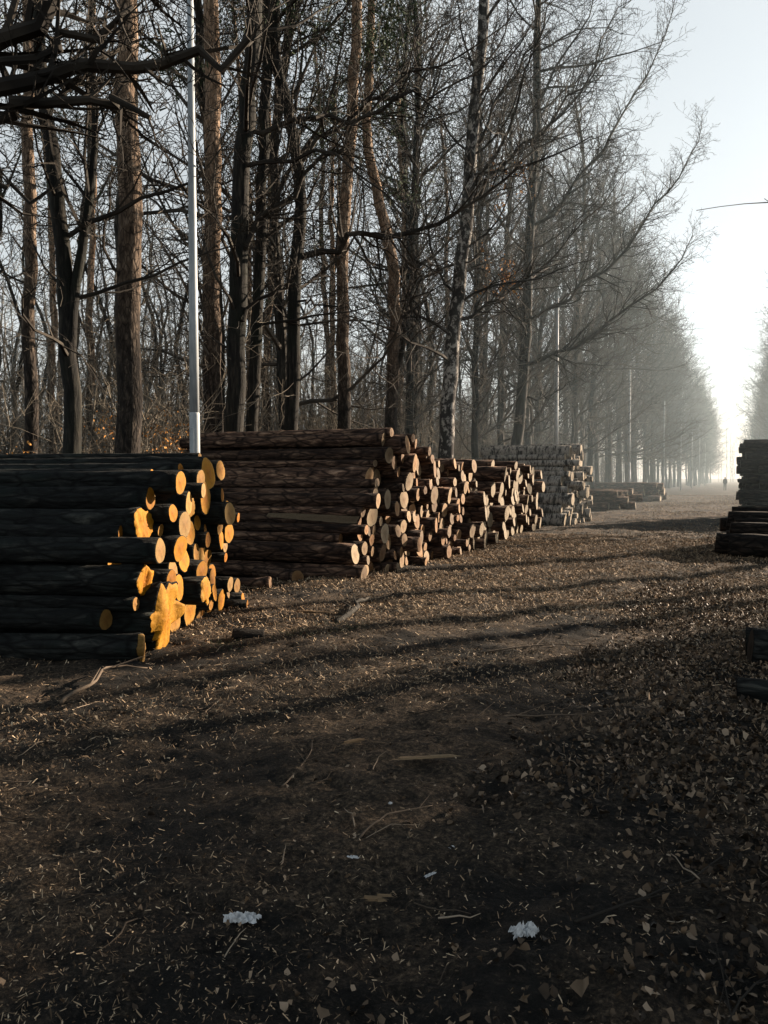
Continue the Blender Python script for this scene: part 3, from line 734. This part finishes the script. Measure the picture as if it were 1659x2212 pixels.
def splinter(x,y,L,W,ang,label,seed):
    rg=random.Random(seed); bb=B()
    for k in range(4):
        o=Vector((rg.uniform(-.3,.3)*L,rg.uniform(-.5,.5)*W,.006+.006*k)); l=L*rg.uniform(.4,1); w=W*rg.uniform(.2,.5); n=len(bb.v); z=.012
        bb.v+=[o+Vector(q) for q in ((-l/2,0,0),(-l/4,-w/2,0),(l/4,-w/2,.004),(l/2,w*.1,0),(l/5,w/2,.004),(-l/3,w/2,0),(-l/4,-w/2+.002,z),(l/4,-w/2+.002,z),(l/5,w/2-.002,z),(-l/3,w/2-.002,z))]
        bb.f+=[(n+6,n+7,n+8,n+9),(n,n+1,n+6,n+9,n+5),(n+1,n+2,n+7,n+6),(n+2,n+3,n+4,n+8,n+7),(n+4,n+5,n+9,n+8)]
    o=mesh_obj("wood_splinter",bb.v,bb.f,[M_cut_pale],False); o.location=(x,y,hz(x,y)+.018); o.rotation_euler=(0,0,ang); tag(o,label,"wood splinter","pale wood splinters on the path")
splinter(-1.5,3.9,.34,.05,rad(30),"broken pale wood splinter lying on the path",1)
splinter(-2.0,3.95,.2,.035,rad(60),"broken pale wood splinter lying on the path",2)
splinter(-1.22,2.62,.12,.025,rad(20),"small pale wood splinter lying on dirt",3)
splinter(-4.2,7.4,.4,.09,rad(10),"large flat pale bark slab on the ground",4)
def scrap(x,y,w,l,ang,hgt,label,seed,name="paper_scrap"):
    rg=np.random.RandomState(seed); n=15; V=[];F=[]
    ed=rg.uniform(.55,1.05,24)
    for i in range(n):
        for j in range(n):
            u=i/(n-1)-.5; v=j/(n-1)-.5; k=ed[int((math.atan2(v,u)+math.pi)/6.2832*23.99)] if max(abs(u),abs(v))>.3 else 1
            V.append((u*l*k,v*w*k*(1-.5*abs(u)),hgt*(.1+.9*rg.rand()**1.5)*(1-1.4*(u*u+v*v))))
    for i in range(n-1):
        for j in range(n-1): a=i*n+j; F.append((a,a+n,a+n+1,a+1))
    o=mesh_obj(name,V,F,[M_paper],False); o.location=(x,y,hz(x,y)+.012); o.rotation_euler=(0,0,ang); tag(o,label,"litter","scraps of litter on the path")
scrap(-1.60,2.27,.08,.14,rad(25),.03,"crumpled torn white paper scrap on dirt",1)
scrap(-.65,2.57,.08,.12,rad(40),.05,"crumpled white plastic scrap among dead leaves",2,"plastic_scrap")
scrap(-1.42,2.8,.02,.06,rad(10),.01,"tiny white paper scrap on dirt",3)
scrap(-1.1,2.85,.02,.06,rad(60),.01,"tiny white paper scrap on dirt",4)
scrap(-1.5,3.35,.022,.025,rad(60),.01,"tiny white paper scrap on dirt",5)
scrap(-1.1,3.1,.02,.03,rad(60),.01,"tiny white paper scrap on dirt",6)
r=np.random.RandomState(2); n=360
cx=np.concatenate([r.normal(a,.13,n//3) for a in (-3.9,-3.6,-4.3)]); cy=np.concatenate([r.normal(a,.15,n//3) for a in (6.5,7.0,5.9)])
hgt=r.uniform(.02,.06,n); a=r.uniform(0,6.28,n); w=.003; z=H(cx,cy)
V=np.stack([np.stack([cx-w*np.cos(a),cy-w*np.sin(a),z],1),np.stack([cx+w*np.cos(a),cy+w*np.sin(a),z],1),np.stack([cx+.03*np.sin(a),cy+.03*np.cos(a),z+hgt],1)],1).reshape(-1,3)
o=link(bpy.data.objects.new("grass",np_mesh("grass",V,np.arange(3*n).reshape(n,3),[M_grass]))); tag(o,"sparse green grass tufts beside the log stack","grass",kind="stuff")

# ---------------------------------------------------------------- distant walker
m,nt,bs=mat("walker_clothes")
tc=N(nt,"ShaderNodeTexCoord"); sp=N(nt,"ShaderNodeSeparateXYZ"); nt.links.new(tc.outputs["Object"],sp.inputs[0])
nt.links.new(ramp(nt,math_(nt,'DIVIDE',sp.outputs[2],1.8),[(.48,(.01,.011,.015)),(.5,(.02,.018,.018)),(.84,(.02,.018,.018)),(.86,(.3,.2,.14))]),bs.inputs["Base Color"])
J=[(0,0,.95),(0,0,1.2),(0,0,1.42),(0,0,1.52),(0,.01,1.66),(0,.0,1.76),(.19,0,1.4),(.23,-.08,1.13),(.22,.08,.9),(-.19,0,1.4),(-.23,.06,1.13),(-.22,.2,.9),(.1,0,.9),(.11,.14,.5),(.11,.08,.06),(.11,.22,.03),(-.1,0,.9),(-.11,-.03,.5),(-.11,-.28,.12),(-.11,-.16,.03)]
E=[(0,1),(1,2),(2,3),(3,4),(4,5),(2,6),(6,7),(7,8),(2,9),(9,10),(10,11),(0,12),(12,13),(13,14),(14,15),(0,16),(16,17),(17,18),(18,19)]
RR=[.17,.17,.18,.07,.11,.09,.085,.065,.045,.085,.065,.045,.12,.085,.055,.045,.12,.085,.055,.045]
me=bpy.data.meshes.new("person"); bm=bmesh.new(); sl_=bm.verts.layers.skin.verify()
bv=[bm.verts.new(j) for j in J]
for i,v in enumerate(bv): v[sl_].radius=(RR[i],RR[i]*.85); v[sl_].use_root=(i==0)
for a_,b_ in E: bm.edges.new((bv[a_],bv[b_]))
bm.to_mesh(me); bm.free()
o=link(bpy.data.objects.new("person",me))
o.modifiers.new("s","SKIN"); o.modifiers.new("d","SUBSURF").levels=1
me.materials.append(m); o.location=(-1.95,112,0); tag(o,"person in dark clothing walking along the path","person")

# ---------------------------------------------------------------- haze
m=bpy.data.materials.new("haze"); m.use_nodes=True; nt=m.node_tree; nt.nodes.clear()
out=N(nt,"ShaderNodeOutputMaterial"); vs=N(nt,"ShaderNodeVolumeScatter"); vs.inputs["Density"].default_value=.0026; vs.inputs["Anisotropy"].default_value=.1
vs.inputs["Color"].default_value=(.72,.90,1,1); nt.links.new(vs.outputs[0],out.inputs["Volume"])
x0,x1_,y0,y1_,z0,z1=-110,40,22,480,-1,18
V=[(x,y,z) for x in (x0,x1_) for y in (y0,y1_) for z in (z0,z1)]
F=[(0,1,3,2),(4,6,7,5),(0,4,5,1),(2,3,7,6),(0,2,6,4),(1,5,7,3)]
o=mesh_obj("haze",V,F,[m],False); tag(o,"thin cold morning haze in the air","haze",kind="stuff")

# ---------------------------------------------------------------- light, world, camera
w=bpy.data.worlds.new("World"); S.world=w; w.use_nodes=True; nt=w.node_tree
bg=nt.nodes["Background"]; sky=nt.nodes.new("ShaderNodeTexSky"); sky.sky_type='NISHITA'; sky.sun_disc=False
sky.sun_elevation=rad(SUN_EL); sky.sun_rotation=rad(SUN_AZ); sky.air_density=1.0; sky.dust_density=1.2; sky.ozone_density=2
hs=N(nt,"ShaderNodeHueSaturation"); hs.inputs["Saturation"].default_value=.3; nt.links.new(sky.outputs[0],hs.inputs["Color"])
tint=mixc(nt,1.0,hs.outputs[0],(.96,1.0,1.0),'MULTIPLY')
tcw=N(nt,"ShaderNodeTexCoord"); cf=noise(nt,tcw.outputs["Generated"],2.2,5,.6,.3)
veil=mixc(nt,ramp(nt,cf,[(.35,(.35,.35,.35)),(.7,(.7,.7,.7))]),tint,(4.75,5.05,5.1))
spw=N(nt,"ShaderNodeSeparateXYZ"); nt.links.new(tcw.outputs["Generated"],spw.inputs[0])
zen=ramp(nt,spw.outputs[2],[(.50,(1,1,1)),(.80,(.10,.17,.24))])  # sky darkened overhead, out of view, to cut ambient light on the ground
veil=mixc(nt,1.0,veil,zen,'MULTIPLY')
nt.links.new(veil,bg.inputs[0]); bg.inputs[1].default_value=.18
sl=bpy.data.lights.new("sun","SUN"); sl.energy=18; sl.angle=rad(.53); sl.color=(1,.82,.63)
so=link(bpy.data.objects.new("sun",sl)); d=Vector((math.sin(rad(SUN_AZ))*math.cos(rad(SUN_EL)),math.cos(rad(SUN_AZ))*math.cos(rad(SUN_EL)),math.sin(rad(SUN_EL))))
so.rotation_euler=d.to_track_quat('Z','Y').to_euler()
cam=bpy.data.cameras.new("camera"); co=link(bpy.data.objects.new("camera",cam)); S.camera=co
cam.sensor_fit='VERTICAL'; cam.sensor_height=24; cam.lens=24*1685/2212; cam.clip_end=3000; cam.clip_start=.05
co.location=(0,0,CAMZ); co.rotation_euler=(rad(90-2.48),0,rad(YAW))
S.view_settings.view_transform='Standard'; S.view_settings.look='None'; S.view_settings.exposure=0
print("done",time.time()-T0)
